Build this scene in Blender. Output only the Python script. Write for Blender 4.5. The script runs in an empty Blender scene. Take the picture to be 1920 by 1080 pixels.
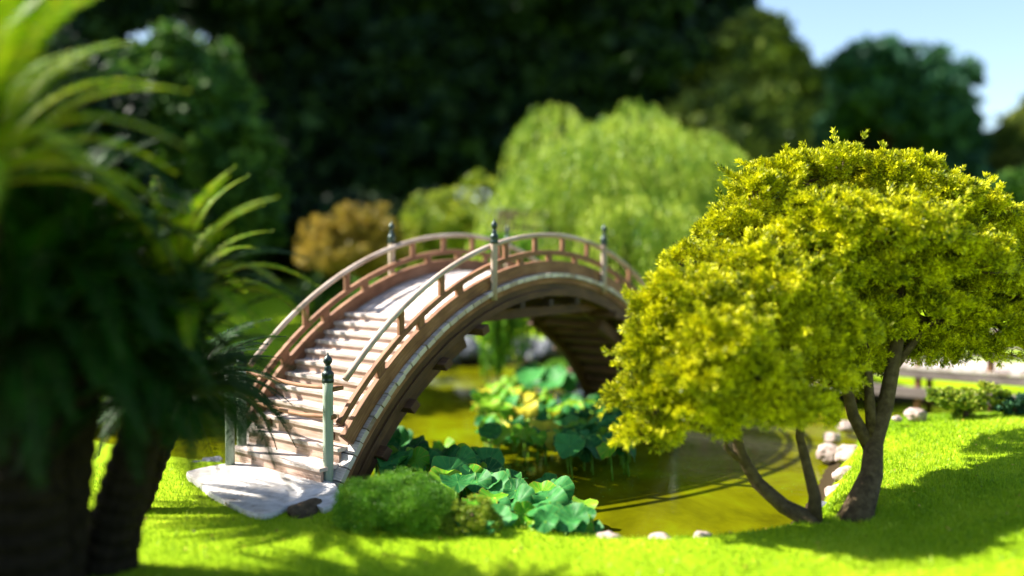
import bpy, math, random
import numpy as np
from mathutils import Vector, Matrix, noise
S = bpy.context.scene
COL = S.collection
rad = math.radians
# ------------------------------------------------------------------ camera
CAM_H, PITCH, ROLL, FPX = 2.706, 0.0464, 0.0053, 1623.0
cam = bpy.data.cameras.new('camera'); camo = bpy.data.objects.new('camera', cam); COL.objects.link(camo)
cam.sensor_width = 36; cam.lens = FPX/1920*36
cam.clip_start = .05; cam.clip_end = 2000
camo.matrix_world = Matrix.Translation((0, 0, CAM_H)) @ Matrix.Rotation(math.pi/2-PITCH, 4, 'X') @ Matrix.Rotation(ROLL, 4, 'Z')
cam.dof.use_dof = True; cam.dof.focus_distance = 8.7; cam.dof.aperture_fstop = .185
S.camera = camo
# ------------------------------------------------------------------ light
SUN_EL = rad(43); SUN_DIR = Vector((-.98, .2, 0)).normalized()*math.cos(SUN_EL)+Vector((0, 0, math.sin(SUN_EL)))
W_ = bpy.data.worlds.new('World'); S.world = W_; W_.use_nodes = True
nt = W_.node_tree; sky = nt.nodes.new('ShaderNodeTexSky'); sky.sky_type = 'NISHITA'; sky.sun_disc = False
sky.sun_elevation = SUN_EL; sky.sun_rotation = math.atan2(SUN_DIR.x, SUN_DIR.y)
nt.links.new(sky.outputs[0], nt.nodes['Background'].inputs[0]); nt.nodes['Background'].inputs[1].default_value = .085
sky.dust_density = 1.0; sky.ozone_density = 1.0
sl = bpy.data.lights.new('sun', 'SUN'); sl.energy = 5; sl.angle = rad(.7); sl.color = (1, .93, .82)
so = bpy.data.objects.new('sun', sl); COL.objects.link(so); so.rotation_euler = SUN_DIR.to_track_quat('Z', 'Y').to_euler()
so.location = (-20, -12, 30)
S.view_settings.view_transform = 'Standard'; S.view_settings.look = 'None'
S.view_settings.gamma = 1; S.view_settings.exposure = 1.75
S.cycles.max_bounces = 5; S.cycles.diffuse_bounces = 3; S.cycles.transmission_bounces = 3; S.cycles.caustics_reflective = False

# ------------------------------------------------------------------ helpers
def place(px, py, d):
    """world point seen at photo pixel (px,py) at depth y-distance d"""
    c, s = math.cos(ROLL), math.sin(ROLL)
    a, b = px-960, py-540
    x, y = a*c+b*s, -a*s+b*c
    v = Vector((x/FPX, math.cos(PITCH)+(-y/FPX)*math.sin(PITCH), -math.sin(PITCH)+(-y/FPX)*math.cos(PITCH)))
    v = v/v.y*d
    return Vector((v.x, v.y, v.z+CAM_H))
def tag(o, label=None, cat=None, group=None, kind=None):
    if label: o['label'] = label
    if cat: o['category'] = cat
    if group: o['group'] = group
    if kind: o['kind'] = kind
    return o
def empty(name, loc, rz=0):
    o = bpy.data.objects.new(name, None); COL.objects.link(o); o.location = loc; o.rotation_euler = (0, 0, rz); o.empty_display_size = .2
    return o
def link(name, me, parent=None, mat=None):
    o = bpy.data.objects.new(name, me); COL.objects.link(o)
    if parent: o.parent = parent
    if mat and not me.materials: me.materials.append(mat)
    return o
def copy_tree(o, parent=None):
    c = o.copy(); COL.objects.link(c); c.parent = parent
    for ch in list(o.children): copy_tree(ch, c)
    return c

def mesh_np(name, V, F, mat=None, smooth=False):
    """V (n,3), F (m,k) index array"""
    me = bpy.data.meshes.new(name)
    V = np.ascontiguousarray(V, dtype=np.float32); F = np.ascontiguousarray(F, dtype=np.int32)
    m, k = F.shape
    me.vertices.add(len(V)); me.vertices.foreach_set('co', V.ravel())
    me.loops.add(m*k); me.loops.foreach_set('vertex_index', F.ravel())
    me.polygons.add(m); me.polygons.foreach_set('loop_start', np.arange(0, m*k, k, dtype=np.int32))
    me.polygons.foreach_set('loop_total', np.full(m, k, dtype=np.int32))
    if smooth: me.polygons.foreach_set('use_smooth', np.ones(m, dtype=bool))
    me.update(calc_edges=True); me.validate()
    if mat: me.materials.append(mat)
    return me

class MB:
    def __init__(s): s.v = []; s.f = []; s.uv = []; s.sm = []
    def quad_strip(s, rings, us, closed=True, cap=True, smooth=False):
        n = len(rings[0]); b = len(s.v)
        off = random.random()*7
        for r in rings: s.v += [tuple(q) for q in r]
        per = [0]
        for j in range(n): per.append(per[-1]+(Vector(rings[0][j])-Vector(rings[0][(j+1) % n])).length)
        for i in range(len(rings)-1):
            for j in range(n if closed else n-1):
                k = (j+1) % n
                s.f.append((b+i*n+j, b+i*n+k, b+(i+1)*n+k, b+(i+1)*n+j)); s.sm.append(smooth)
                s.uv += [(us[i]+off, per[j]+off), (us[i]+off, per[j+1]+off), (us[i+1]+off, per[j+1]+off), (us[i+1]+off, per[j]+off)]
        if cap:
            for i, rev in ((0, True), (len(rings)-1, False)):
                idx = [b+i*n+j for j in range(n)]
                if rev: idx = idx[::-1]
                s.f.append(tuple(idx)); s.sm.append(False)
                for j in idx: s.uv.append((us[i]+off+s.v[j][2]*.3, s.v[j][1]+off))
    def box(s, c, size, axis=0, rot=None):
        """box centred at c, dimensions size; grain along axis"""
        hx = [a/2 for a in size]
        o = [(axis+1) % 3, (axis+2) % 3]
        rings = []
        for e in (-1, 1):
            r = []
            for (p, q) in ((-1, -1), (1, -1), (1, 1), (-1, 1)):
                v = Vector((0, 0, 0)); v[axis] = e*hx[axis]; v[o[0]] = p*hx[o[0]]; v[o[1]] = q*hx[o[1]]
                if rot: v = rot @ v
                r.append(v+Vector(c))
            rings.append(r)
        s.quad_strip(rings, [0, size[axis]])
    def bar(s, a, b, w, h, up=Vector((0, 0, 1))):
        a, b = Vector(a), Vector(b); t = (b-a).normalized(); sd = t.cross(up).normalized(); u = sd.cross(t)
        rings = [[p-sd*w/2-u*h/2, p+sd*w/2-u*h/2, p+sd*w/2+u*h/2, p-sd*w/2+u*h/2] for p in (a, b)]
        s.quad_strip(rings, [0, (b-a).length])
    def tube(s, pts, rs, n=8, cap=True, smooth=True):
        pts = [Vector(p) for p in pts]; rings = []; us = [0]
        ref = Vector((0, 0, 1))
        for i, p in enumerate(pts):
            t = (pts[min(i+1, len(pts)-1)]-pts[max(i-1, 0)]).normalized()
            if i == 0:
                a = t.cross(ref if abs(t.z) < .9 else Vector((1, 0, 0))).normalized()
            else: a = (a-t*a.dot(t)).normalized()
            b = t.cross(a)
            rings.append([p+(a*math.cos(q)+b*math.sin(q))*rs[i] for q in [2*math.pi*j/n for j in range(n)]])
            if i: us.append(us[-1]+(p-pts[i-1]).length)
        s.quad_strip(rings, us, cap=cap, smooth=smooth)
    def lathe(s, prof, c=(0, 0, 0), n=20, smooth=True):
        rings = [[(c[0]+r*math.cos(2*math.pi*j/n), c[1]+r*math.sin(2*math.pi*j/n), c[2]+z) for j in range(n)] for r, z in prof]
        us = [0]
        for i in range(1, len(prof)): us.append(us[-1]+math.hypot(prof[i][0]-prof[i-1][0], prof[i][1]-prof[i-1][1]))
        s.quad_strip(rings, us, smooth=smooth)
    def build(s, name, mat, parent=None, bevel=0):
        me = bpy.data.meshes.new(name); me.from_pydata(s.v, [], s.f)
        uv = me.uv_layers.new(name='UVMap'); uv.data.foreach_set('uv', np.array(s.uv, dtype=np.float32).ravel())
        me.polygons.foreach_set('use_smooth', s.sm); me.materials.append(mat); me.update()
        o = link(name, me, parent)
        if bevel:
            m = o.modifiers.new('bevel', 'BEVEL'); m.width = bevel; m.segments = 2; m.limit_method = 'ANGLE'; m.angle_limit = rad(40)
        return o

# ------------------------------------------------------------------ materials
def newmat(name):
    m = bpy.data.materials.new(name); m.use_nodes = True; t = m.node_tree
    return m, t, t.nodes, t.links, t.nodes['Principled BSDF']
def ramp(N, stops):
    r = N.new('ShaderNodeValToRGB'); e = r.color_ramp.elements
    while len(e) < len(stops): e.new(.5)
    for i, (p, c) in enumerate(stops): e[i].position = p; e[i].color = (*c, 1)
    return r
def coords(N, L, kind, sc):
    tc = N.new('ShaderNodeTexCoord'); mp = N.new('ShaderNodeMapping'); mp.inputs['Scale'].default_value = sc
    L.new(tc.outputs[kind], mp.inputs[0]); return mp
def noise_n(N, L, vec, scale, detail=4, rough=.6, dist=0):
    n = N.new('ShaderNodeTexNoise'); n.inputs['Scale'].default_value = scale; n.inputs['Detail'].default_value = detail
    n.inputs['Roughness'].default_value = rough; n.inputs['Distortion'].default_value = dist
    if vec: L.new(vec.outputs[0], n.inputs['Vector'])
    return n
def wood(name, stops, rough=.75, bump=.35, grain=(3, 60, 1)):
    m, t, N, L, P = newmat(name)
    mp = coords(N, L, 'UV', grain); n1 = noise_n(N, L, mp, 1.0, 6, .65, .4)
    mp2 = coords(N, L, 'UV', (2.2, 2.2, 1)); n2 = noise_n(N, L, mp2, 1.0, 3, .6)
    add = N.new('ShaderNodeMath'); add.operation = 'MULTIPLY_ADD'; L.new(n1.outputs[0], add.inputs[0]); add.inputs[1].default_value = .55
    m2 = N.new('ShaderNodeMath'); m2.operation = 'MULTIPLY'; L.new(n2.outputs[0], m2.inputs[0]); m2.inputs[1].default_value = .45
    L.new(m2.outputs[0], add.inputs[2])
    geo = N.new('ShaderNodeNewGeometry')
    isl = N.new('ShaderNodeMath'); isl.operation = 'MULTIPLY_ADD'; L.new(geo.outputs['Random Per Island'], isl.inputs[0]); isl.inputs[1].default_value = .16
    sub = N.new('ShaderNodeMath'); sub.operation = 'SUBTRACT'; L.new(add.outputs[0], sub.inputs[0]); sub.inputs[1].default_value = .08
    L.new(sub.outputs[0], isl.inputs[2])
    r = ramp(N, stops); L.new(isl.outputs[0], r.inputs[0]); L.new(r.outputs[0], P.inputs['Base Color'])
    P.inputs['Roughness'].default_value = rough
    b = N.new('ShaderNodeBump'); b.inputs['Strength'].default_value = bump; b.inputs['Distance'].default_value = .01
    L.new(n1.outputs[0], b.inputs['Height']); L.new(b.outputs[0], P.inputs['Normal'])
    return m
def leafmat(name, c0, c1, c2, sc=2.0, trans=.35, rough=.5, gloss=.3):
    """foliage: colour from noise over the crown plus a random shift per leaf"""
    m, t, N, L, P = newmat(name)
    mp = coords(N, L, 'Object', (1, 1, 1)); n = noise_n(N, L, mp, sc, 3, .6)
    geo = N.new('ShaderNodeNewGeometry')
    a = N.new('ShaderNodeMath'); a.operation = 'MULTIPLY_ADD'; L.new(geo.outputs['Random Per Island'], a.inputs[0]); a.inputs[1].default_value = .45
    s = N.new('ShaderNodeMath'); s.operation = 'SUBTRACT'; L.new(n.outputs[0], s.inputs[0]); s.inputs[1].default_value = .22
    L.new(s.outputs[0], a.inputs[2])
    r = ramp(N, [(.25, c0), (.5, c1), (.78, c2)]); L.new(a.outputs[0], r.inputs[0])
    L.new(r.outputs[0], P.inputs['Base Color']); P.inputs['Roughness'].default_value = rough; P.inputs['Specular IOR Level'].default_value = gloss
    tr = N.new('ShaderNodeBsdfTranslucent'); L.new(r.outputs[0], tr.inputs[0])
    mx = N.new('ShaderNodeMixShader'); mx.inputs[0].default_value = trans
    L.new(P.outputs[0], mx.inputs[1]); L.new(tr.outputs[0], mx.inputs[2]); L.new(mx.outputs[0], N['Material Output'].inputs[0])
    return m
def rockmat(name, stops, sc=6, spec=.3):
    m, t, N, L, P = newmat(name)
    mp = coords(N, L, 'Object', (1, 1, 1)); n = noise_n(N, L, mp, sc, 8, .65, .3); r = ramp(N, stops)
    L.new(n.outputs[0], r.inputs[0]); L.new(r.outputs[0], P.inputs['Base Color']); P.inputs['Roughness'].default_value = .85; P.inputs['Specular IOR Level'].default_value = spec
    b = N.new('ShaderNodeBump'); b.inputs['Strength'].default_value = .6; b.inputs['Distance'].default_value = .03
    L.new(n.outputs[0], b.inputs['Height']); L.new(b.outputs[0], P.inputs['Normal'])
    return m
M = {}
M['deck'] = wood('bleached_deck_wood', [(.3, (.16, .1, .07)), (.42, (.42, .34, .29)), (.56, (.6, .53, .49)), (.8, (.72, .67, .63))], bump=.5)
M['riser'] = wood('pinkish_riser_wood', [(.32, (.22, .1, .06)), (.48, (.42, .27, .2)), (.68, (.6, .48, .42))])
M['rail'] = wood('weathered_rail_wood', [(.3, (.06, .022, .009)), (.46, (.2, .085, .035)), (.6, (.33, .17, .09)), (.8, (.5, .38, .28))])
M['toprail'] = wood('grey_worn_rail_wood', [(.32, (.12, .075, .045)), (.48, (.34, .25, .19)), (.68, (.56, .48, .41))])
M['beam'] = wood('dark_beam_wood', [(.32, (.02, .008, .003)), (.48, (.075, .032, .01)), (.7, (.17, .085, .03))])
M['under'] = wood('shaded_underside_wood', [(.3, (.012, .005, .003)), (.5, (.028, .012, .006)), (.75, (.05, .024, .012))])  # shade beneath the arch is put into this wood colour
M['post'] = wood('pale_green_post_wood', [(.3, (.16, .2, .15)), (.5, (.29, .36, .28)), (.75, (.42, .47, .38))], grain=(3, 40, 1))
M['greywood'] = wood('grey_walkway_wood', [(.3, (.08, .06, .055)), (.5, (.2, .16, .15)), (.8, (.36, .31, .3))])
m, t, N, L, P = newmat('bronze_cap'); mp = coords(N, L, 'Object', (1, 1, 1)); n = noise_n(N, L, mp, 30, 4)
r = ramp(N, [(.35, (.012, .02, .02)), (.6, (.05, .075, .07)), (.8, (.12, .15, .13))]); L.new(n.outputs[0], r.inputs[0]); L.new(r.outputs[0], P.inputs['Base Color'])
P.inputs['Metallic'].default_value = .6; P.inputs['Roughness'].default_value = .42; M['bronze'] = m
M['rock'] = rockmat('pale_pink_rock', [(.3, (.14, .1, .08)), (.5, (.36, .28, .25)), (.75, (.55, .48, .45))])
M['greyrock'] = rockmat('blue_grey_rock', [(.3, (.035, .04, .05)), (.5, (.12, .13, .16)), (.75, (.32, .33, .37))])
M['slab'] = rockmat('pale_stone_slab', [(.32, (.26, .22, .19)), (.43, (.5, .47, .44)), (.56, (.64, .61, .59)), (.8, (.72, .7, .68))], 5)
M['bark'] = rockmat('juniper_bark', [(.3, (.03, .018, .008)), (.5, (.075, .05, .022)), (.8, (.15, .11, .06))], 14)
M['darkbark'] = rockmat('dark_trunk_bark', [(.3, (.006, .005, .003)), (.5, (.018, .014, .009)), (.8, (.03, .022, .014))], 12, .05)
M['cone'] = rockmat('cycad_cone', [(.3, (.03, .012, .004)), (.5, (.14, .05, .012)), (.8, (.3, .12, .03))], 40)
M['juniper'] = leafmat('golden_juniper_sprays', (.035, .075, .001), (.42, .44, .001), (.94, .88, .009), 4.5, .12)  # stops run from inner shadow green to sunlit yellow, as leaf colour
M['cycad'] = leafmat('shaded_cycad_leaflets', (.003, .015, .002), (.006, .028, .003), (.014, .06, .005), 2, .1, .6, .08)  # shaded copy of the leaflets: the shade is in the green itself
M['cycad_lit'] = leafmat('lit_yellow_green_cycad_leaflets', (.05, .14, .002), (.14, .28, .004), (.32, .36, .01), 3, .3, .5, .12)  # lit copy of the leaflets: sunlight is put into the colour
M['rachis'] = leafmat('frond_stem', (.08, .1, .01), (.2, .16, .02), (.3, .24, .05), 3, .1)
M['shaded_rachis'] = leafmat('shaded_frond_stem', (.01, .02, .004), (.02, .035, .006), (.04, .06, .01), 3, .1)  # shaded copy of the frond stem, its shade put into the colour
M['willow'] = leafmat('willow_leaves', (.04, .13, .008), (.22, .34, .02), (.56, .64, .08), 1.1, .3)
M['dark'] = leafmat('dark_evergreen_leaves', (.003, .011, .006), (.007, .024, .01), (.04, .085, .016), .35, .1, .6, .15)  # dark foliage; the brightest stop paints lit highlights into the crowns
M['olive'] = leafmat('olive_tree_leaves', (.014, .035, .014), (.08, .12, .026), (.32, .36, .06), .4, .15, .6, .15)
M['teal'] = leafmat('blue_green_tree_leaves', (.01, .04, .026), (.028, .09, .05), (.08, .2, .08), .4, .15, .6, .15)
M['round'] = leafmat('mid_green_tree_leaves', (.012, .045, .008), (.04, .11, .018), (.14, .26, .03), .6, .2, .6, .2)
M['orange'] = leafmat('amber_shrub_leaves', (.07, .09, .008), (.3, .22, .02), (.6, .42, .06), 1.2, .25)
M['lime'] = leafmat('lime_shrub_leaves', (.06, .14, .01), (.22, .32, .015), (.5, .5, .04), 1.5, .3)
M['bush'] = leafmat('fine_green_bush', (.03, .13, .004), (.11, .29, .01), (.23, .43, .02), 4, .3)
M['algae'] = leafmat('bright_pond_weed', (.05, .16, .01), (.12, .32, .02), (.25, .45, .04), 4, .3)
M['grass'] = leafmat('grass_blades', (.12, .25, .004), (.27, .43, .008), (.42, .53, .03), .8, .3)

def lotusmat(name, a, b, edge):
    m, t, N, L, P = newmat(name)
    mp = coords(N, L, 'Object', (1, 1, 1)); n = noise_n(N, L, mp, 5, 4); r = ramp(N, [(.3, a), (.7, b)]); oi = N.new('ShaderNodeObjectInfo'); om = N.new('ShaderNodeMath'); om.operation = 'MULTIPLY_ADD'; L.new(oi.outputs['Random'], om.inputs[0]); om.inputs[1].default_value = .5
    os_ = N.new('ShaderNodeMath'); os_.operation = 'SUBTRACT'; L.new(n.outputs[0], os_.inputs[0]); os_.inputs[1].default_value = .25; L.new(os_.outputs[0], om.inputs[2]); L.new(om.outputs[0], r.inputs[0])
    uv = coords(N, L, 'UV', (1, 1, 1)); sx = N.new('ShaderNodeSeparateXYZ'); L.new(uv.outputs[0], sx.inputs[0])
    # radial veins: u is the angle, v the radius
    w = N.new('ShaderNodeMath'); w.operation = 'SINE'; mu = N.new('ShaderNodeMath'); mu.operation = 'MULTIPLY'; mu.inputs[1].default_value = 2*math.pi*16
    L.new(sx.outputs[0], mu.inputs[0]); L.new(mu.outputs[0], w.inputs[0])
    gt = N.new('ShaderNodeMath'); gt.operation = 'GREATER_THAN'; gt.inputs[1].default_value = .9; L.new(w.outputs[0], gt.inputs[0])
    g5 = N.new('ShaderNodeMath'); g5.operation = 'MULTIPLY'; g5.inputs[1].default_value = .35; L.new(gt.outputs[0], g5.inputs[0])
    mx = N.new('ShaderNodeMixRGB'); L.new(g5.outputs[0], mx.inputs[0]); L.new(r.outputs[0], mx.inputs[1]); mx.inputs[2].default_value = (*edge, 1)
    er = N.new('ShaderNodeMath'); er.operation = 'MULTIPLY_ADD'; L.new(n.outputs[0], er.inputs[0]); er.inputs[1].default_value = .35; L.new(sx.outputs[1], er.inputs[2])
    e2 = ramp(N, [(.98, (0, 0, 0)), (1.0, (1, 1, 1))]); e2.color_ramp.elements[0].position = .93; mr = N.new('ShaderNodeMath'); mr.operation = 'DIVIDE'; mr.inputs[1].default_value = 1.22
    L.new(er.outputs[0], mr.inputs[0]); L.new(mr.outputs[0], e2.inputs[0])
    m2 = N.new('ShaderNodeMixRGB'); L.new(e2.outputs[0], m2.inputs[0]); L.new(mx.outputs[0], m2.inputs[1]); m2.inputs[2].default_value = (*edge, 1)
    L.new(m2.outputs[0], P.inputs['Base Color']); P.inputs['Roughness'].default_value = .5; P.inputs['Specular IOR Level'].default_value = .15
    tr = N.new('ShaderNodeBsdfTranslucent'); L.new(m2.outputs[0], tr.inputs[0])
    ms = N.new('ShaderNodeMixShader'); ms.inputs[0].default_value = .25
    L.new(P.outputs[0], ms.inputs[1]); L.new(tr.outputs[0], ms.inputs[2]); L.new(ms.outputs[0], N['Material Output'].inputs[0])
    return m
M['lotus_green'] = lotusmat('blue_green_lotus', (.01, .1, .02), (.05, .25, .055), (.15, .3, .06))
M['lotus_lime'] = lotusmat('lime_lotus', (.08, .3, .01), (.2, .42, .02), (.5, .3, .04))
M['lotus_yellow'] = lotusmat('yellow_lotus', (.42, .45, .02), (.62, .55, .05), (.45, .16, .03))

# lawn
m, t, N, L, P = newmat('lawn_turf')
mp = coords(N, L, 'Object', (1, 1, 1)); n1 = noise_n(N, L, mp, .8, 5, .6); n2 = noise_n(N, L, mp, 60, 4, .7)
ad = N.new('ShaderNodeMath'); ad.operation = 'MULTIPLY_ADD'; L.new(n2.outputs[0], ad.inputs[0]); ad.inputs[1].default_value = .6
m5 = N.new('ShaderNodeMath'); m5.operation = 'MULTIPLY'; m5.inputs[1].default_value = .45; L.new(n1.outputs[0], m5.inputs[0]); L.new(m5.outputs[0], ad.inputs[2])
r = ramp(N, [(.2, (.16, .17, .02)), (.3, (.12, .25, .003)), (.52, (.27, .42, .006)), (.75, (.42, .52, .02))]); L.new(ad.outputs[0], r.inputs[0])
# the soil of the banks and pond bed shows where the ground drops to the water
geo = N.new('ShaderNodeNewGeometry'); sx = N.new('ShaderNodeSeparateXYZ'); L.new(geo.outputs['Position'], sx.inputs[0])
zz = N.new('ShaderNodeMath'); zz.operation = 'MULTIPLY_ADD'; L.new(n1.outputs[0], zz.inputs[0]); zz.inputs[1].default_value = .12; L.new(sx.outputs[2], zz.inputs[2])
rz = ramp(N, [(.17, (0, 0, 0)), (.24, (1, 1, 1))]); L.new(zz.outputs[0], rz.inputs[0])
mx = N.new('ShaderNodeMixRGB'); L.new(rz.outputs[0], mx.inputs[0]); mx.inputs[1].default_value = (.045, .032, .015, 1); L.new(r.outputs[0], mx.inputs[2])
L.new(mx.outputs[0], P.inputs['Base Color']); P.inputs['Roughness'].default_value = .9; P.inputs['Specular IOR Level'].default_value = .085
sky.dust_density = 1.0; sky.ozone_density = 1.0
b = N.new('ShaderNodeBump'); b.inputs['Strength'].default_value = .7; b.inputs['Distance'].default_value = .03; L.new(n2.outputs[0], b.inputs['Height']); L.new(b.outputs[0], P.inputs['Normal'])
M['lawn'] = m
# murky pond
m, t, N, L, P = newmat('murky_pond_water')
mp = coords(N, L, 'Object', (1, 1, 1)); n1 = noise_n(N, L, mp, .55, 5, .65, .5); n2 = noise_n(N, L, mp, 9, 3, .5)
r = ramp(N, [(.36, (.06, .062, .001)), (.5, (.1, .105, .001)), (.68, (.13, .175, .002))]); L.new(n1.outputs[0], r.inputs[0]); L.new(r.outputs[0], P.inputs['Base Color'])
P.inputs['Roughness'].default_value = .05; P.inputs['Specular IOR Level'].default_value = .12; P.inputs['IOR'].default_value = 1.28
b = N.new('ShaderNodeBump'); b.inputs['Strength'].default_value = .12; b.inputs['Distance'].default_value = .02; L.new(n2.outputs[0], b.inputs['Height']); L.new(b.outputs[0], P.inputs['Normal'])
M['water'] = m

# ------------------------------------------------------------------ ground and pond
POND = np.array([(-4.9, 11.0), (-3.9, 10.35), (-3.0, 10.0), (-2.2, 9.45), (-1.3, 8.75), (-.5, 8.0), (.8, 7.5), (1.75, 7.6), (2.5, 7.95), (3.3, 9.3), (4.1, 11.0),
                 (4.9, 12.0), (6, 12.15), (8, 11.6), (11, 11), (11.5, 14.5), (8, 15.4), (5, 15.6), (3.4, 14.7), (2.5, 14.1), (1.85, 14.2), (1.7, 15.2), (1.95, 17), (1.5, 19.2),
                 (0, 20.3), (-2, 19.2), (-4.5, 17.5), (-6.5, 14.5), (-6.3, 11.8)], float)
def smooth_poly(P, it=2):
    for _ in range(it):
        Q = np.roll(P, -1, 0); P = np.stack([P*.75+Q*.25, P*.25+Q*.75], 1).reshape(-1, 2)
    return P
POND = smooth_poly(POND)
def pond_sd(X, Y):
    """signed distance, positive outside"""
    X = np.asarray(X, float); Y = np.asarray(Y, float)
    d = np.full(X.shape, 1e9); ins = np.zeros(X.shape, bool)
    A = POND; B = np.roll(POND, -1, 0)
    for (ax, ay), (bx, by) in zip(A, B):
        ex, ey = bx-ax, by-ay; tt = np.clip(((X-ax)*ex+(Y-ay)*ey)/(ex*ex+ey*ey), 0, 1)
        d = np.minimum(d, np.hypot(X-ax-tt*ex, Y-ay-tt*ey))
        c = ((ay > Y) != (by > Y)); xx = ax+(Y-ay)*ex/np.where(ey == 0, 1e-9, ey); ins ^= c & (X < xx)
    return np.where(ins, -d, d)
def sm(t): t = np.clip(t, 0, 1); return t*t*(3-2*t)
def height(X, Y):
    X = np.asarray(X, float); Y = np.asarray(Y, float)
    sd = pond_sd(X, Y)
    base = .33+.75*sm((7.2-Y)/7.2)+.4*sm((X-2.6)/3.6)*sm((13-Y)/3)+.06*np.clip(Y-20, 0, 30)+.03*np.sin(X*.7+1)*np.cos(Y*.6)
    out = base*sm((sd+.02)/.55)
    ins = -.5*sm(-sd/.8)
    return np.where(sd > 0, out, ins)
def gz(x, y): return float(height(np.array([x]), np.array([y]))[0])
def axis(lo, hi, a, b, st):
    c = list(np.arange(a, b+.001, st)); s = st; v = b
    while v < hi: s *= 1.25; v += s; c.append(v)
    s = st; v = a
    while v > lo: s *= 1.25; v -= s; c.insert(0, v)
    return np.array(c)
gx = axis(-400, 400, -9, 12, .12); gy = axis(-60, 700, 2, 23, .12)
GX, GY = np.meshgrid(gx, gy); GZ = height(GX, GY)
V = np.stack([GX, GY, GZ], -1).reshape(-1, 3)
nx, ny = len(gx), len(gy); I = np.arange(nx*ny).reshape(ny, nx)
F = np.stack([I[:-1, :-1], I[:-1, 1:], I[1:, 1:], I[1:, :-1]], -1).reshape(-1, 4)
tag(link('lawn', mesh_np('lawn', V, F, M['lawn'], True)), kind='structure')
wx = np.linspace(-8, 13, 40); wy = np.linspace(6.5, 22, 40); WX, WY = np.meshgrid(wx, wy)
I = np.arange(1600).reshape(40, 40)
tag(link('pond_water', mesh_np('pond_water', np.stack([WX, WY, WX*0], -1).reshape(-1, 3), np.stack([I[:-1, :-1], I[:-1, 1:], I[1:, 1:], I[1:, :-1]], -1).reshape(-1, 4), M['water'])), kind='structure')

# grass blades on the near banks
rng = np.random.default_rng(5)
def grass(n, x0, x1, y0, y1, h):
    X = rng.uniform(x0, x1, n); Y = rng.uniform(y0, y1, n); k = pond_sd(X, Y) > .3; X, Y = X[k], Y[k]
    # keep only what the picture can show
    n = len(X); Z = height(X, Y)
    a = rng.uniform(0, 2*math.pi, n); w = rng.uniform(.003, .006, n); hh = rng.uniform(.5, 1.2, n)*h; l = rng.normal(0, .35, (n, 2))*hh[:, None]
    p0 = np.stack([X-w*np.cos(a), Y-w*np.sin(a), Z-.005], -1); p1 = np.stack([X+w*np.cos(a), Y+w*np.sin(a), Z-.005], -1)
    p2 = np.stack([X+l[:, 0], Y+l[:, 1], Z+hh], -1)
    return np.stack([p0, p1, p2], 1).reshape(-1, 3)
GV = np.concatenate([grass(90000, 2.5, 7.8, 6.2, 12.3, .04), grass(70000, -4.5, 4.5, 5.6, 9.5, .035), grass(60000, -7, 4, 18, 28, .07)])
tag(link('lawn_grass', mesh_np('lawn_grass', GV, np.arange(len(GV)).reshape(-1, 3), M['grass'])), 'short bright green grass of the sunlit lawns around the pond', 'grass', kind='stuff')

def litter(name, n, x0, x1, y0, y1, inside, size, mat, lab, cat):
    X = rng.uniform(x0, x1, n); Y = rng.uniform(y0, y1, n); sd = pond_sd(X, Y); k = (sd < -.1) if inside else (sd > .35); X, Y = X[k], Y[k]; n = len(X)
    if inside:   # floating specks gather in drifts
        q = np.sin(X*1.3+2*np.sin(Y*.9))+np.cos(Y*1.7+X*.6)+rng.normal(0, .7, n); X, Y = X[q > .3], Y[q > .3]; n = len(X)
    Z = np.full(n, .004) if inside else height(X, Y)+.03
    a = rng.uniform(0, 6.28, n); D = np.stack([np.cos(a), np.sin(a), np.zeros(n) if inside else rng.normal(0, .3, n)], -1); U = np.tile([0, 0, 1.0], (n, 1))+(0 if inside else rng.normal(0, .3, (n, 3)))
    C_ = np.stack([X, Y, Z], -1); S_ = np.cross(D, U); S_ /= np.linalg.norm(S_, axis=1)[:, None]; sz = (size*rng.uniform(.4, 1.3, n))[:, None]
    v = np.stack([C_-D*sz/2, C_+S_*sz*.3, C_+D*sz/2, C_-S_*sz*.3], 1).reshape(-1, 3)
    tag(link(name, mesh_np(name, v, np.arange(len(v)).reshape(-1, 4), mat)), lab, cat, kind='stuff')
litter('fallen_leaves', 1500, -4.5, 8, 5.6, 12, False, .035, M['orange'], 'small dry leaves scattered over the near lawn', 'fallen leaves')
litter('floating_duckweed', 14000, -6, 6, 7.5, 20, True, .022, M['algae'], 'specks of duckweed and fallen bits floating on the pond', 'duckweed')
# ------------------------------------------------------------------ the arched bridge
HEAD = .6633; AX, AY = -.1455, 11.8956; R_, ZAP = 4.3264, 2.3772; ZC = ZAP-R_; HW = .7974
bridge = empty('arched_bridge', (AX, AY, 0), math.pi/2-HEAD)
tag(bridge, 'steep arched wooden footbridge with curved railings and bronze capped posts over the pond', 'bridge')
# local frame: x along the bridge (+ = far end), y to the left (w = -y), z up
def arcp(r, a, y): return Vector((r*math.sin(a), y, ZC+r*math.cos(a)))
def arc_member(name, r0, r1, y0, y1, a0, a1, mat, n=48, bevel=.006, parent=None, wob=0):
    mb = MB(); rings = []; us = []
    for i in range(n+1):
        a = a0+(a1-a0)*i/n; o = wob*math.sin(a*9+y0*3)
        rings.append([arcp(r0+o, a, y0), arcp(r0+o, a, y1), arcp(r1+o, a, y1), arcp(r1+o, a, y0)]); us.append(r1*(a-a0))
    mb.quad_strip(rings, us); return mb.build(name, mat, parent or bridge, bevel)
def ang(s, r=R_): return math.asin(s/r)
A0 = ang(-3.72); A1 = ang(3.8)
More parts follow.
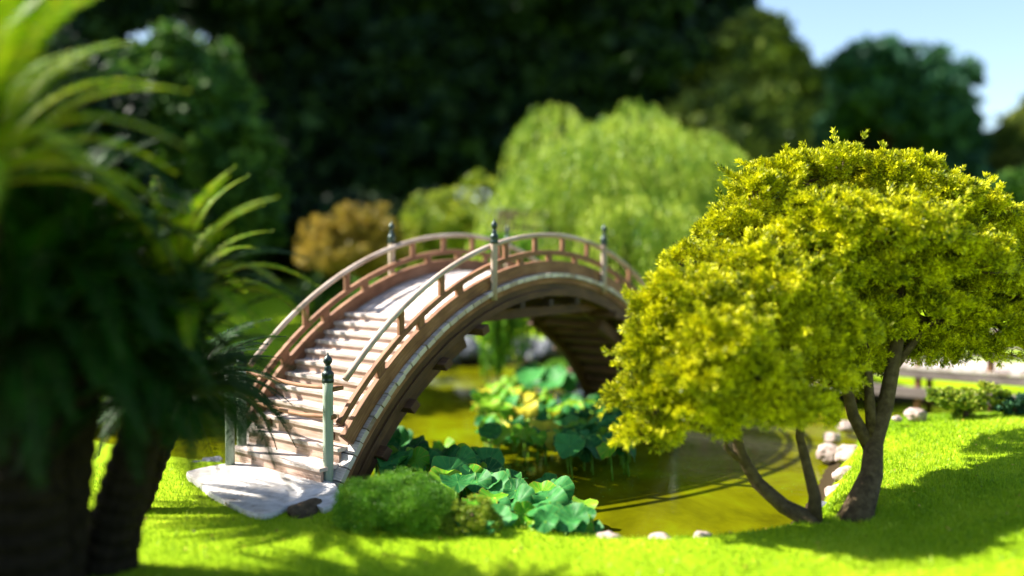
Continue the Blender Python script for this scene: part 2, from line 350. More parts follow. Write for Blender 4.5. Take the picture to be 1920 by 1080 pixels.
# deck planks: a run of planks across the arch whose ends stand out past the railing
mb = MB(); n = 62
for i in range(n):
    a = A0+(A1-A0)*i/n; b = A0+(A1-A0)*(i+.93)/n; e0 = random.uniform(-.008, .008); e1 = random.uniform(-.008, .008); z = random.uniform(-.002, .002)
    rr = [[arcp(R_-.055+z, a, y), arcp(R_-.055+z, b, y), arcp(R_+z, b, y), arcp(R_+z, a, y)] for y in (-HW-.095+e0, HW+.095+e1)]
    mb.quad_strip(rr, [0, 1.9])
mb.build('deck_planks', M['deck'], bridge, .004)
# steps
SZ = [.52, .68, .84, .99, 1.13, 1.26, 1.385, 1.50, 1.60, 1.70, 1.80, 1.895]
def s_at(z, off=0): return -math.sqrt(max((R_+off)**2-(z-ZC)**2, 0))
for side in (-1, 1):
    for k, z in enumerate(SZ):
        zf = SZ[k-1] if k else .36
        s0 = s_at(zf+.02)-.03 if k else -3.80
        s1 = s_at(z)+.05
        y = HW-.035
        mb = MB(); cx = (s0+s1)/2
        w = (s1-s0); nb = 2 if w > .2 else 1
        for q in range(nb):
            xa = s0+w*q/nb; xb = s0+w*(q+1)/nb-.005
            mb.box((side*-1*(xa+xb)/2, 0, z-.02), (xb-xa, 2*y, .04), 1)
        st = mb.build('step', M['deck'], bridge, .005)
        mb = MB(); mb.box((side*-1*(s0+.035), 0, (zf+z-.04)/2-.01), (.03, 2*y-.01, z-.04-zf+.02), 1)
        mb.build('riser', M['riser'], st, 0)
# kerb rails, middle rails, top rails on both sides
RT, RM = R_+.50, R_+.27
AT0 = -math.asin(3.50/RT); AM0 = -math.asin(3.58/RM)
for sg in (-1, 1):
    y = sg*HW
    arc_member('kerb_rail', R_+.006, R_+.165, y-.035, y+.035, ang(-3.42), ang(3.42), M['rail'], wob=.002)
    arc_member('middle_rail', RM-.032, RM+.032, y-.03, y+.03, AM0, -AM0, M['rail'], wob=.002)
    mb = MB(); rings = []; us = []; n = 48
    for i in range(n+1):
        a = AT0+(-2*AT0)*i/n; rings.append([arcp(RT+.032*math.sin(q)+.003*math.sin(9*a+sg), a, y+.038*math.cos(q)) for q in [2*math.pi*j/10 for j in range(10)]]); us.append(RT*(a-AT0))
    mb.quad_strip(rings, us, smooth=True); mb.build('top_rail', M['toprail'], bridge)
    # upright blocks between the rails, staggered
    def zr_(r, x): return ZC+math.sqrt(r*r-x*x)
    for x in (-3.02, -2.42, -1.78, -.62, .0, .62, 1.78, 2.42, 3.02):
        za, zb = zr_(R_+.15, x), zr_(RM-.02, x); mb = MB(); mb.box((x, y, (za+zb)/2), (.10, .05, zb-za+.03), 2); mb.build('baluster', M['rail'], bridge, .005)
    for x in (-2.72, -2.08, -.92, -.31, .31, .92, 2.08, 2.72):
        za, zb = zr_(RM+.02, x), zr_(RT-.02, x); mb = MB(); mb.box((x, y, (za+zb)/2), (.075, .045, zb-za+.02), 2); mb.build('baluster', M['rail'], bridge, .005)
# turned bronze finial profile, z from the top of the post
FIN = [(.056, -.10), (.059, -.10), (.059, -.075), (.056, -.07), (.056, -.045), (.059, -.04), (.059, -.012), (.052, 0), (.04, .01), (.034, .03), (.036, .045), (.028, .06), (.022, .07), (.03, .082), (.042, .1), (.045, .118), (.04, .138), (.026, .155), (.012, .168), (.007, .19), (.001, .205)]
def tall_post(s, w, zb, zt, r, mt='post'):
    mb = MB(); mb.tube([(s, -w, zb+(zt-zb)*i/6) for i in range(7)], [r]*7, 14)
    p = mb.build('post', M[mt], bridge)
    k = r/.05
    mb = MB(); mb.lathe([(a*k, b) for a, b in FIN], (s, -w, zt)); mb.build('finial', M['bronze'], p)
for sx in (-1, 1):
    for sg in (-1, 1):
        tall_post(sx*3.66, sg*.725 if sx < 0 else sg*.8, .0, .33+1.13, .052)
        s = sx*1.235; zd = ZC+math.sqrt(R_**2-s*s)
        tall_post(s, sg*(HW+.078), zd-.12, zd+.66, .042, 'toprail')
# rounded cross poles that close the bridge just above its foot
for z, s in ((1.30, -3.53), (1.02, -3.62)):
    mb = MB(); mb.tube([(s+.03*math.sin(i*.5), .80-1.6*i/12, z-.045*math.sin(math.pi*i/12)) for i in range(13)], [.022]*13, 8); mb.build('barrier_pole', M['rail'], bridge)
    for sg in (-1, 1):
        mb = MB(); mb.bar((s, sg*HW, z), (-3.67, sg*.74, z-.02), .04, .045); mb.build('rail_connector', M['rail'], bridge, .004)
# main arch beams, secondary legs, cross beams, ties and braces
for sg in (-1, 1):
    y = sg*(HW-.02)
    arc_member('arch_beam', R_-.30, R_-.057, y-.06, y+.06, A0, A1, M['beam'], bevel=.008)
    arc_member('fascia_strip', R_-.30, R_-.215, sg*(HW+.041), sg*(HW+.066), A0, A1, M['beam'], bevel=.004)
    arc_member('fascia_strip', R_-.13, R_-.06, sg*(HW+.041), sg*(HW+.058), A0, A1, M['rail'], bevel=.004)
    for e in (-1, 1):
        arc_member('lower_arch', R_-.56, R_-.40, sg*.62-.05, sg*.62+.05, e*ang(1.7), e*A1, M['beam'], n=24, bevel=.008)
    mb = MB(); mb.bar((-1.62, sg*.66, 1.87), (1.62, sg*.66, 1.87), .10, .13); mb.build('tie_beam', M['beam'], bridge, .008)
    for s in (-.62, 0.0, .62):
        zt = ZC+math.sqrt((R_-.3)**2-s*s)
        if zt-1.94 > .02:
            mb = MB(); mb.box((s, sg*.66, (zt+1.935)/2+.005), (.09, .08, zt-1.935-.004), 2); mb.build('strut', M['beam'], bridge, .005)
    for e in (-1, 1):
        mb = MB(); mb.bar((e*1.3, sg*.52, 1.82), (e*3.45, sg*.52, .75), .07, .12); mb.build('diagonal_brace', M['beam'], bridge, .005)
for s in (-3.35, -2.9, -2.33, -1.62, 1.62, 2.33, 2.9, 3.35):
    a = ang(s); mb = MB(); p = arcp(R_-.352, a, 0)
    mb.box(p, (.13, 2*HW+.34, .095), 1, Matrix.Rotation(a, 3, 'Y')); mb.build('cross_beam', M['beam'], bridge, .008)
for s in (-.62, 0, .62):
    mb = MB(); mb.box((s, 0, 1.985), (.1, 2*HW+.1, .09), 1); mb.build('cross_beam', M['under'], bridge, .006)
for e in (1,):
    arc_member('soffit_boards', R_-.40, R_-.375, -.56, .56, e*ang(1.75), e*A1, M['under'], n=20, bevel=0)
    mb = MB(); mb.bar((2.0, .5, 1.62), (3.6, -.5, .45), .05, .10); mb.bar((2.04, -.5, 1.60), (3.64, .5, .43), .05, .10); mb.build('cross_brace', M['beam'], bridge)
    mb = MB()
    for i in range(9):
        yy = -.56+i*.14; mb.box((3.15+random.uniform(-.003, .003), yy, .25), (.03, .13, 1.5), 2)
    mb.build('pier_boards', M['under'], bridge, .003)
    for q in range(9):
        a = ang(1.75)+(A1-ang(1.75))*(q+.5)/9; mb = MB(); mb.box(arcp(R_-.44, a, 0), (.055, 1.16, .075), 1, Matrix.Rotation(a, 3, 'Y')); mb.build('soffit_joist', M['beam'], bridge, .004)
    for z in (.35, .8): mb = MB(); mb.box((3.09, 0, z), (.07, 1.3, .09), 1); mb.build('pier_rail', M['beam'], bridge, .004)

# second, lower post behind the palm fronds: a bell shaped bronze cap on a pale post
pb = place(430, 700, 9.15); z0 = gz(pb.x, pb.y)
lp = empty('gate_post', (pb.x, pb.y, z0)); tag(lp, 'short pale post with bell shaped bronze cap beside the left finial, half hidden by fronds', 'post')
zt = place(430, 676, 9.15).z-z0
mb = MB(); mb.tube([(0, 0, -.2), (0, 0, zt)], [.05, .05], 12); mb.build('shaft', M['post'], lp)
mb = MB(); mb.lathe([(.056, -.05), (.06, -.02), (.07, 0), (.058, .02), (.045, .05), (.04, .085), (.043, .1), (.03, .11), (.001, .112)], (0, 0, zt)); mb.build('bell_cap', M['bronze'], lp)

# pale stone slab at the foot of the bridge
def ground_slab(name, pts, z, th, mat, lab, cat):
    mb = MB(); c = Vector((sum(p[0] for p in pts)/len(pts), sum(p[1] for p in pts)/len(pts)))
    rings = []
    for k, dz_ in ((1.0, -th), (1.0, -.02), (.985, 0)):
        rings.append([(p[0]-c.x if 0 else (p[0]-c.x)*k, (p[1]-c.y)*k, dz_) for p in pts])
    mb.quad_strip(rings, [0, .1, .2]); o = mb.build(name, mat); o.location = (c.x, c.y, z); return tag(o, lab, cat)
pix = [(345, 890), (362, 884), (400, 876), (450, 868), (540, 885), (625, 905), (640, 925), (615, 962), (585, 948), (545, 950), (505, 972), (470, 968), (425, 945), (395, 930), (372, 908)]
pts = []
for i, q in enumerate(pix):
    d = (CAM_H-.38)*FPX/(q[1]-462); w = place(q[0], q[1], d); pts.append((w.x, w.y))
pts = [tuple(v) for v in smooth_poly(np.array(pts), 1)][::-1]
ground_slab('landing_slab', pts, .38, .3, M['slab'], 'pale sunlit stone slab at the foot of the arched bridge', 'slab')

# ------------------------------------------------------------------ rocks
def rock(loc, size, seed, mat, lab, group=None, name='rock', flat=.6):
    import bmesh
    bm = bmesh.new(); bmesh.ops.create_icosphere(bm, subdivisions=4, radius=1)
    for v in bm.verts:
        n = v.co.normalized(); o = Vector((seed*3.1, seed*1.7, seed))
        r = 1+.35*noise.noise(n*1.1+o)+.16*noise.noise(n*2.6+o)+.06*noise.noise(n*7+o)
        q = n*r; q = Vector((math.copysign(abs(q.x)**.85, q.x), math.copysign(abs(q.y)**.85, q.y), math.copysign(abs(q.z)**.85, q.z)))
        v.co = Vector((q.x*size[0], q.y*size[1], q.z*size[2]))
    me = bpy.data.meshes.new(name); bm.to_mesh(me); bm.free(); me.materials.append(mat)
    me.polygons.foreach_set('use_smooth', [True]*len(me.polygons))
    o = link(name, me); o.location = loc; o.rotation_euler = (0, 0, seed); tag(o, lab, 'rock', group); return o
def px_rock(px, py, z, rpx, mat, lab, seed, group=None, asp=(1, 1, .6), d=None):
    d = d or (CAM_H-z)*FPX/(py-460); w = place(px, py, d); s = rpx*d/FPX
    return rock((w.x, w.y, w.z), (s*asp[0], s*asp[1], s*asp[2]), seed, mat, lab, group)
px_rock(575, 958, .34, 48, M['bark'], 'dark flat lump standing in for a shadowed notch at the lower edge of the pale slab', 1.3, asp=(1.1, .6, .35))  # dark lump added where the slab edge has only a shadowed notch
ER = 'pale rocks along the near edge of the pond'
px_rock(1143, 1014, .27, 26, M['rock'], 'leftmost small pale rock on the near pond edge, by the lotus leaves', 2.1, ER)
px_rock(1240, 1016, .27, 24, M['rock'], 'middle pale rock on the near pond edge', 3.4, ER)
px_rock(1318, 1010, .27, 20, M['rock'], 'grey brown rock on the near pond edge, nearest the golden tree', 4.2, ER)
RR = 'pale rocks lining the bank between the two golden trees'
for i, (x, y, z, r_, lab) in enumerate([(1588, 800, .1, 17, 'small pale rock farthest back in the bank row between golden trees'), (1562, 822, .1, 16, 'rounded pale rock second from the back of the bank row'),
        (1556, 850, .1, 24, 'reddish brown rock in the bank row between golden trees'), (1592, 852, .22, 26, 'broad white rock right of the reddish brown one'),
        (1590, 893, .2, 26, 'large white sunlit rock in front of the reddish brown one'), (1570, 925, .12, 22, 'pinkish white rock near the front of the bank row'), (1545, 960, .1, 24, 'shaded grey rock at the foot of the golden tree trunks')]):
    px_rock(x, y, z, r_, M['rock'] if i < 6 else M['greyrock'], lab, 5+i*1.37, RR, (1, 1, .7))
UR = 'blue grey rocks under the far bank'
for i, (x, y, z, r_, lab) in enumerate([(878, 652, .12, 22, 'tall blue grey boulder on the far bank, left of the hanging willow'), (845, 668, .05, 16, 'low grey rock left of the tall boulder on the far bank'),
        (820, 680, .03, 20, 'flat dark rock at the water under the left bridge leg'), (915, 662, .08, 16, 'rock behind the hanging willow strands'), (985, 650, .15, 22, 'grey rock right of the willow strands on the far bank'),
        (1018, 655, .12, 20, 'second grey rock right of the willow strands'), (1045, 645, .2, 24, 'speckled pale grey boulder by the bridge leg on the far bank'), (1075, 660, .1, 20, 'rock directly behind the far bridge leg'),
        (945, 672, .04, 12, 'small rock at the water below the willow strands'), (1000, 668, .04, 11, 'small wet rock at the waterline of the far bank')]):
    px_rock(x, y, z, r_, M['greyrock'], lab, 15+i*1.21, UR, (1.15, 1, .9), d=[19.9, 19.7, 19.2, 20, 20, 19.9, 19.9, 19.6, 19.3, 19.5][i])
px_rock(1088, 722, .1, 17, M['greyrock'], 'small grey rock standing in the pond beside the bridge foot', 31.3)
px_rock(1106, 748, .08, 19, M['greyrock'], 'rounded grey rock in the water at the bridge foot', 33.7)
px_rock(1143, 738, .1, 30, M['greyrock'], 'wide grey footing rock under the far bridge leg', 34.9, asp=(1.3, 1, .6))
px_rock(1210, 745, .12, 34, M['greyrock'], 'wide grey footing rock mostly behind the golden tree', 36.1, asp=(1.3, 1, .5))
px_rock(400, 868, .28, 20, M['greyrock'], 'small dark rock left of the pale slab under the palm', 38.2)
px_rock(368, 872, .28, 14, M['greyrock'], 'smaller dark rock at the left tip of the pale slab', 39.5)
px_rock(1717, 778, .60, 16, M['rock'], 'rounded pink white rock on the lawn below the walkway', 41.1, asp=(1.1, 1, .8))
px_rock(1682, 785, .60, 9, M['rock'], 'little pale rock left of the pink white rock by the walkway', 42.3)

# ------------------------------------------------------------------ flat walkway on the right
wk = empty('plank_walkway', (6.3, 13.6, 0), 0)
tag(wk, 'flat weathered plank walkway with low post and rail fence behind the golden tree', 'walkway')
a = Vector((3.0, 16.2, 0)); b = Vector((9.3, 12.2, 0)); a -= Vector(wk.location); b -= Vector(wk.location)
dr = (b-a).normalized(); nn = Vector((-dr.y, dr.x, 0)); Lw = (b-a).length; nn = nn if nn.y > 0 else -nn
def W(t, o, z): p = a+dr*(t*Lw)+nn*o; return (p.x, p.y, z)
for o, nm in ((0, 'side_beam'), (1.5, 'side_beam')):
    mb = MB(); mb.bar(W(0, o, .70), W(1, o, .70), .10, .13); mb.build(nm, M['greywood'], wk, .008)
mb = MB(); mb.bar(W(0, -.03, .40), W(1, -.03, .40), .08, .17); mb.build('lower_beam', M['greywood'], wk, .008)
mb = MB(); n = 46
for i in range(n):
    p = Vector(W((i+.5)/n, .75, .80)); mb.box(p, (Lw/n*.93, 1.62, .05), 1, Matrix.Rotation(math.atan2(dr.y, dr.x), 3, 'Z'))
mb.build('deck_planks', M['deck'], wk, .003)
for o in (.02, 1.48):
    for i in range(8):
        p = Vector(W(.02+i*.137, o, 0)); mb = MB(); mb.box((p.x, p.y, .45), (.085, .085, 1.9), 2); mb.build('post', M['rail'], wk, .006)
    for z in (1.37, 1.08):
        mb = MB(); mb.bar(W(0, o-.065, z), W(1, o-.065, z), .045, .09); mb.build('rail', M['greywood'], wk, .005)

# ------------------------------------------------------------------ foliage generators
def unit(n, g): v = g.normal(size=(n, 3)); return v/np.linalg.norm(v, axis=1)[:, None]
def leaves(C, D, U, ln, wd):
    """diamond leaves: centre C, axis D, side U, length, width (arrays)"""
    ln = np.broadcast_to(ln, (len(C),))[:, None]; wd = np.broadcast_to(wd, (len(C),))[:, None]
    S_ = np.cross(D, U); S_ /= np.linalg.norm(S_, axis=1)[:, None]+1e-9
    v = np.stack([C-D*ln/2, C+S_*wd/2, C+D*ln/2, C-S_*wd/2], 1)
    return v.reshape(-1, 3)
def quads(n): return np.arange(n*4).reshape(-1, 4)
def blob_leaves(blobs, n, size, g, shell=.45, clump=None, wr=.55):
    """blobs: (cx,cy,cz,rx,ry,rz). leaves scattered through the outer shell of lumpy clumps"""
    B = np.array(blobs, float); vol = (B[:, 3]*B[:, 4]+B[:, 4]*B[:, 5]); pr = vol/vol.sum()
    ncl = clump or 40*len(B)
    bi = g.choice(len(B), ncl, p=pr); d = unit(ncl, g); rr = 1-shell*g.random(ncl)**1.5
    cc = B[bi, :3]+d*B[bi, 3:]*rr[:, None]
    cr = (B[bi, 3:].mean(1))*g.uniform(.14, .34, ncl)
    k = g.choice(ncl, n, p=cr**2/(cr**2).sum()); e = unit(n, g); r2 = g.random(n)**.45
    P_ = cc[k]+e*(cr[k]*r2)[:, None]*np.array([1, 1, .75])
    ax = unit(n, g)*.8+e; ax /= np.linalg.norm(ax, axis=1)[:, None]
    s = size*g.uniform(.6, 1.3, n)
    return leaves(P_, ax, unit(n, g), s, s*wr)
def trunk_mesh(name, mat, parent, segs):
    mb = MB()
    for pts, rs in segs: mb.tube(pts, rs, 9)
    return mb.build(name, mat, parent)
def tree(base, blobs, n, size, mat, lab, cat='tree', group=None, seed=1, name='tree', shell=.45, clump=None, tr=.25, wr=.55, bark='darkbark', core=0):
    g = np.random.default_rng(seed); base = Vector(base)
    rt = empty(name, base); tag(rt, lab, cat, group)
    Bl = [(b[0]-base.x, b[1]-base.y, b[2]-base.z, b[3], b[4], b[5]) for b in blobs]
    top = max(Bl, key=lambda b: b[2])
    segs = [([(0, 0, -.3), (tr*.3, 0, top[2]*.25), (top[0]*.5, top[1]*.5, top[2]*.6), (top[0], top[1], top[2])], [tr*1.3, tr, tr*.7, tr*.2])]
    for b in Bl[:14]:
        z0 = min(max(b[2]*.4, .1*top[2]), top[2]*.6); segs.append(([(top[0]*.3, top[1]*.3, z0), (b[0]*.6, b[1]*.6, (z0+b[2])/2), (b[0], b[1], b[2])], [tr*.6, tr*.35, tr*.1]))
    trunk_mesh('trunk', M[bark], rt, segs)
    V = blob_leaves(Bl, n, size, g, shell, clump, wr)
    if core:
        B = np.array(Bl); bi = g.integers(0, len(B), core); P_ = B[bi, :3]+unit(core, g)*B[bi, 3:]*(.82*g.random(core)**.33)[:, None]
        V = np.concatenate([V, leaves(P_, unit(core, g), unit(core, g), size*2.6, size*2.2)]); n += core
    link('crown', mesh_np('crown', V, quads(n), M[mat]), rt)
    return rt
def px_blob(px, py, d, rpx, ry=None, deep=1.0):
    w = place(px, py, d); s = d/FPX
    return (w.x, w.y, w.z, rpx*s, rpx*s*deep, (ry or rpx)*s)
def big_tree(pb, d, n, size, mat, lab, seed, group=None, **k):
    k.setdefault('core', 4500)
    """pb: list of (px,py,rx,ry) lobes seen in the picture, at distance d"""
    g = random.Random(seed); bl = [px_blob(x, y, d+g.uniform(-1, 1)*.06*d, rx, ry) for x, y, rx, ry in pb]
    cx = sum(b[0] for b in bl)/len(bl); cy = sum(b[1] for b in bl)/len(bl)
    return tree((cx, cy, gz(cx, cy)), bl, n, size, mat, lab, 'tree', group, seed, **k)
TG = 'tall dark trees behind the garden'
big_tree([(330, 170, 130, 110), (250, 260, 110, 120), (390, 280, 120, 130), (310, 380, 150, 110), (440, 400, 100, 90), (230, 420, 110, 90)], 30, 26000, .3, 'round', 'rounded mid green tree left of the dark trees, above the palms', 51, name='round_tree', tr=.3)
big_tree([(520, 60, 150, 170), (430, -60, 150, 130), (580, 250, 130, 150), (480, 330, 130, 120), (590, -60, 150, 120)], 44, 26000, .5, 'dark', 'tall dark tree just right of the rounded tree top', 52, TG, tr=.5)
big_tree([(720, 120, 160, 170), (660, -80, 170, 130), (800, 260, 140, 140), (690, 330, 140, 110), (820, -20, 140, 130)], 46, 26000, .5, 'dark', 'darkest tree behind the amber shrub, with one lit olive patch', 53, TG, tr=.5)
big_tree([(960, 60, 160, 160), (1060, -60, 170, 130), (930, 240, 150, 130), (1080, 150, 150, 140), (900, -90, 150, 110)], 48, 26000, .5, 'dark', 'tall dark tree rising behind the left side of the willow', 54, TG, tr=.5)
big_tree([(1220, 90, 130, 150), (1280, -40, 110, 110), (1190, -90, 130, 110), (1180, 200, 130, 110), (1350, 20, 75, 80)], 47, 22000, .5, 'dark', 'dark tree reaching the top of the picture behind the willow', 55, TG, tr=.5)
big_tree([(1320, 150, 90, 80), (1420, 120, 85, 85), (1380, 230, 110, 90), (1450, 250, 70, 90), (1310, 270, 90, 80), (1495, 170, 45, 70)], 42, 20000, .42, 'olive', 'dark tree with olive lit top standing against the sky right of the willow', 56, tr=.4)
big_tree([(1640, 130, 85, 60), (1580, 180, 60, 80), (1730, 180, 90, 80), (1770, 260, 80, 80), (1680, 270, 120, 80), (1800, 340, 60, 60), (1545, 280, 55, 90), (1850, 330, 50, 60)], 52, 22000, .5, 'teal', 'blue green domed tree against the sky above the golden tree', 57, tr=.4)
big_tree([(1930, 270, 60, 80), (1960, 380, 90, 90)], 50, 9000, .45, 'olive', 'hazy green tree cut by the right edge of the picture', 58, tr=.35)
big_tree([(1910, 370, 60, 50), (1960, 420, 80, 70), (1890, 430, 70, 50)], 30, 9000, .25, 'round', 'bright green shrub beyond the right side of the golden tree', 59, tr=.15)
# low dark understorey closing the view under the tall trees
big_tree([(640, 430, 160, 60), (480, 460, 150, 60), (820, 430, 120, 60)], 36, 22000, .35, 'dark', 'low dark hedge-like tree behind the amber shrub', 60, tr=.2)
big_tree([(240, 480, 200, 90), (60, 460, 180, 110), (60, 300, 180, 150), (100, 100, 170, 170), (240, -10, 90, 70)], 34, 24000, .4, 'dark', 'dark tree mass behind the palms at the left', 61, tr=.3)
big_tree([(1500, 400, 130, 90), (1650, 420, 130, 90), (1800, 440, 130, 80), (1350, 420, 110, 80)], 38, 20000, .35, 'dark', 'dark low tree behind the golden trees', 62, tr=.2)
# trees outside the frame on the left that shade the far left lawn
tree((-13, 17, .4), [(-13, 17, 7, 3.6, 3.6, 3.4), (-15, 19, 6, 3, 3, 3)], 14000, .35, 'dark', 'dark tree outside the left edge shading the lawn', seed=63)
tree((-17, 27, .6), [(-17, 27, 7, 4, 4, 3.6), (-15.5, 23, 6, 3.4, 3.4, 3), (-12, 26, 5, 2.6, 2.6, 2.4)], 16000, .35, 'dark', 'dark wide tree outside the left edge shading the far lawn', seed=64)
tree((-8.3, 5.2, 1), [(-8.3, 5.2, 5.1, 1.8, 1.7, 1.2), (-7.6, 6.0, 4.6, 1.2, 1.1, .9), (-8.8, 4.4, 4.4, 1.6, 1.6, 1.2)], 16000, .16, 'dark', 'unseen dark tree added outside the left edge to shade the palms', seed=65)  # unseen canopy, added to keep sun and sky light off the palms
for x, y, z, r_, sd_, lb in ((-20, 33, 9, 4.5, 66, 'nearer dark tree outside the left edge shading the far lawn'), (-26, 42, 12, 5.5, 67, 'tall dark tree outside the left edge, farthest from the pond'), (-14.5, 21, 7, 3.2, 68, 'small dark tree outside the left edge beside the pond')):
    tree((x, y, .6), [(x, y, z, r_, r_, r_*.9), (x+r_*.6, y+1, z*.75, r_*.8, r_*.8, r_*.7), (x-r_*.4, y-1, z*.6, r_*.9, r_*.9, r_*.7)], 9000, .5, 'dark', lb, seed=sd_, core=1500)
# shrubs
def shrub(pb, d, n, size, mat, lab, seed, cat='shrub', deep=.9, tr=.04, name='shrub', group=None, shell=.5, clump=None, wr=.5, bark='bark'):
    bl = [px_blob(x, y, d, rx, ry, deep) for x, y, rx, ry in pb]; cx = sum(b[0] for b in bl)/len(bl); cy = sum(b[1] for b in bl)/len(bl)
    return tree((cx, cy, gz(cx, cy)), bl, n, size, mat, lab, cat, group, seed, name, shell, clump, tr, wr, bark)
shrub([(585, 450, 35, 38), (615, 425, 38, 34), (660, 412, 45, 34), (710, 418, 42, 38), (740, 450, 30, 45), (640, 475, 80, 40), (705, 480, 60, 40)], 23, 36000, .085, 'orange', 'amber orange shrub behind the left railing of the arched bridge', 71, shell=.8, clump=420)
shrub([(660, 540, 90, 40), (600, 560, 60, 40)], 24, 9000, .13, 'round', 'dark green shrub below the amber shrub', 70)
shrub([(800, 410, 45, 50), (860, 380, 55, 45), (910, 360, 40, 40), (850, 430, 90, 45), (800, 470, 60, 50)], 25, 18000, .12, 'lime', 'yellow green shrub between the amber shrub and the willow', 72)
shrub([(600, 650, 55, 50), (650, 610, 55, 55), (695, 560, 45, 50), (570, 690, 45, 35)], 16.5, 22000, .06, 'bush', 'bright green bush seen through the left railing of the bridge', 73)
shrub([(690, 935, 60, 38), (750, 930, 75, 42), (800, 945, 55, 38), (700, 965, 70, 30), (775, 965, 75, 32)], 7.3, 90000, .017, 'bush', 'low rounded clipped green bush on the near bank by the bridge foot', 74, cat='bush', name='round_bush', shell=.12, clump=1100, wr=.3)
shrub([(885, 960, 42, 32), (915, 980, 30, 26), (865, 985, 40, 25)], 7.2, 22000, .022, 'lime', 'small pale green bush right of the clipped round bush', 75, cat='bush', name='small_bush', shell=.3, wr=.3)
shrub([(1770, 745, 32, 22), (1810, 755, 38, 26), (1850, 740, 35, 30)], 10.6, 12000, .035, 'lime', 'feathery yellow green shrub in front of the walkway', 76, shell=.8)
shrub([(1890, 755, 40, 22), (1930, 760, 30, 25)], 10.6, 8000, .035, 'teal', 'low blue green shrub at the right end of the walkway', 77, shell=.8)
shrub([(1060, 684, 36, 9), (1030, 690, 30, 6), (1085, 678, 20, 9)], 18.6, 7000, .04, 'algae', 'bright green pond weed mat floating behind the lotus', 78, cat='water plant', name='pond_weed', tr=.01)

# ------------------------------------------------------------------ willow
def willow():
    g = np.random.default_rng(81); c = place(1180, 330, 21.5); base = Vector((c.x, c.y, gz(c.x, c.y)))
    rt = empty('weeping_willow', base); tag(rt, 'pale green weeping willow behind the arched bridge with strands hanging to the water', 'willow')
    lobes = [(1180, 330, 21.5, 175, 130), (1090, 340, 20, 120, 110), (1290, 330, 22, 110, 100), (1040, 240, 22, 55, 60), (1190, 230, 22, 60, 50), (1330, 400, 21, 80, 90), (1000, 400, 19, 80, 80), (1180, 420, 19, 150, 80), (960, 425, 17, 45, 42)]
    bl = []
    for x, y, d, rx, ry in lobes:
        b = px_blob(x, y, d, rx, ry); bl.append((b[0]-base.x, b[1]-base.y, b[2]-base.z, b[3], b[4], b[5]))
    segs = [([(0, 0, -.3), (.1, 0, 1), (-.1, 0, 2.4), (0, 0, 4.3)], [.34, .26, .2, .06])]
    for b in bl: segs.append(([(0, 0, 1.4), (b[0]*.5, b[1]*.5, (b[2]+1.6)/2+.5), (b[0], b[1], b[2])], [.14, .09, .03]))
    trunk_mesh('trunk', M['bark'], rt, segs)
    B = np.array(bl); n = 2600; w = B[:, 3]*B[:, 5]; bi = g.choice(len(B), n, p=w/w.sum()); d = unit(n, g); d[:, 2] = np.abs(d[:, 2])*1.0-.15
    st = B[bi, :3]+d*B[bi, 3:]*g.uniform(.7, 1.05, n)[:, None]
    out = np.stack([d[:, 0], d[:, 1]], -1); Ls = g.uniform(.9, 2.6, n)
    VV = []; m = 34
    t_ = np.linspace(0, 1, m)
    X = st[:, None, 0]+out[:, None, 0]*(1-np.exp(-3*t_))[None]*.55*Ls[:, None]**.5+g.normal(0, .02, (n, m))
    Y = st[:, None, 1]+out[:, None, 1]*(1-np.exp(-3*t_))[None]*.55*Ls[:, None]**.5+g.normal(0, .02, (n, m))
    Z = st[:, None, 2]-Ls[:, None]*(t_[None]**1.35)+g.normal(0, .02, (n, m))
    C = np.stack([X, Y, Z], -1).reshape(-1, 3); D = unit(len(C), g)*.5+np.array([0, 0, -1.0]); D /= np.linalg.norm(D, axis=1)[:, None]
    k = C[:, 2] > .2; C, D = C[k], D[k]
    VV.append(leaves(C, D, unit(len(C), g), .13, .03))
    cr = np.concatenate(VV); link('crown', mesh_np('crown', cr, quads(len(cr)//4), M['willow']), rt)
    # long strands that hang in front, seen under the arch
    VV = []; mb = MB()
    for x, yt, yb, dd in [(905, 600, 705, 15.6), (912, 610, 690, 15.8), (925, 590, 700, 15.5), (932, 590, 712, 15.5), (940, 585, 690, 15.7), (946, 590, 680, 15.9), (953, 585, 665, 15.6), (960, 590, 672, 16), (968, 585, 684, 15.8),
                      (975, 585, 660, 16.1), (982, 585, 640, 16), (936, 590, 675, 15.9), (1010, 585, 630, 16), (1020, 585, 618, 16), (928, 600, 668, 16.2), (915, 620, 720, 15.6), (965, 590, 655, 15.5), (948, 600, 650, 15.4), (990, 585, 650, 16), (1003, 590, 612, 15.7)]+[(float(g.normal(940, 14)), 0, float(g.uniform(640, 705)), float(g.uniform(15.4, 16.4))) for _ in range(26)]:
        a = place(x+g.uniform(-8, 8), 440, dd)-base; b_ = place(x, yb, dd)-base
        pts = [a.lerp(b_, q)+Vector((.03*math.sin(q*6+x), .03*math.cos(q*5+x), 0)) for q in np.linspace(0, 1, 14)]
        q0 = a+Vector((.25, 1.2, .35)); mb.tube([q0, (q0+a)/2+Vector((0, 0, .3))]+pts, [.006, .005]+[.003]*14, 4)
        mm = 330; tt = g.uniform(0, 1, mm); P_ = np.array([list(a.lerp(b_, q)+Vector((.03*math.sin(q*6+x), .03*math.cos(q*5+x), 0))) for q in tt])+g.normal(0, .022, (mm, 3))
        D = g.normal(0, .4, (mm, 3))+np.array([0, 0, -1.0]); D /= np.linalg.norm(D, axis=1)[:, None]
        VV.append(leaves(P_, D, unit(mm, g), .11, .026))
    cr = np.concatenate(VV); o = link('hanging_strands', mesh_np('hanging_strands', cr, quads(len(cr)//4), M['bush']), rt)
    mb.build('strand_stem', M['bark'], rt)
willow()

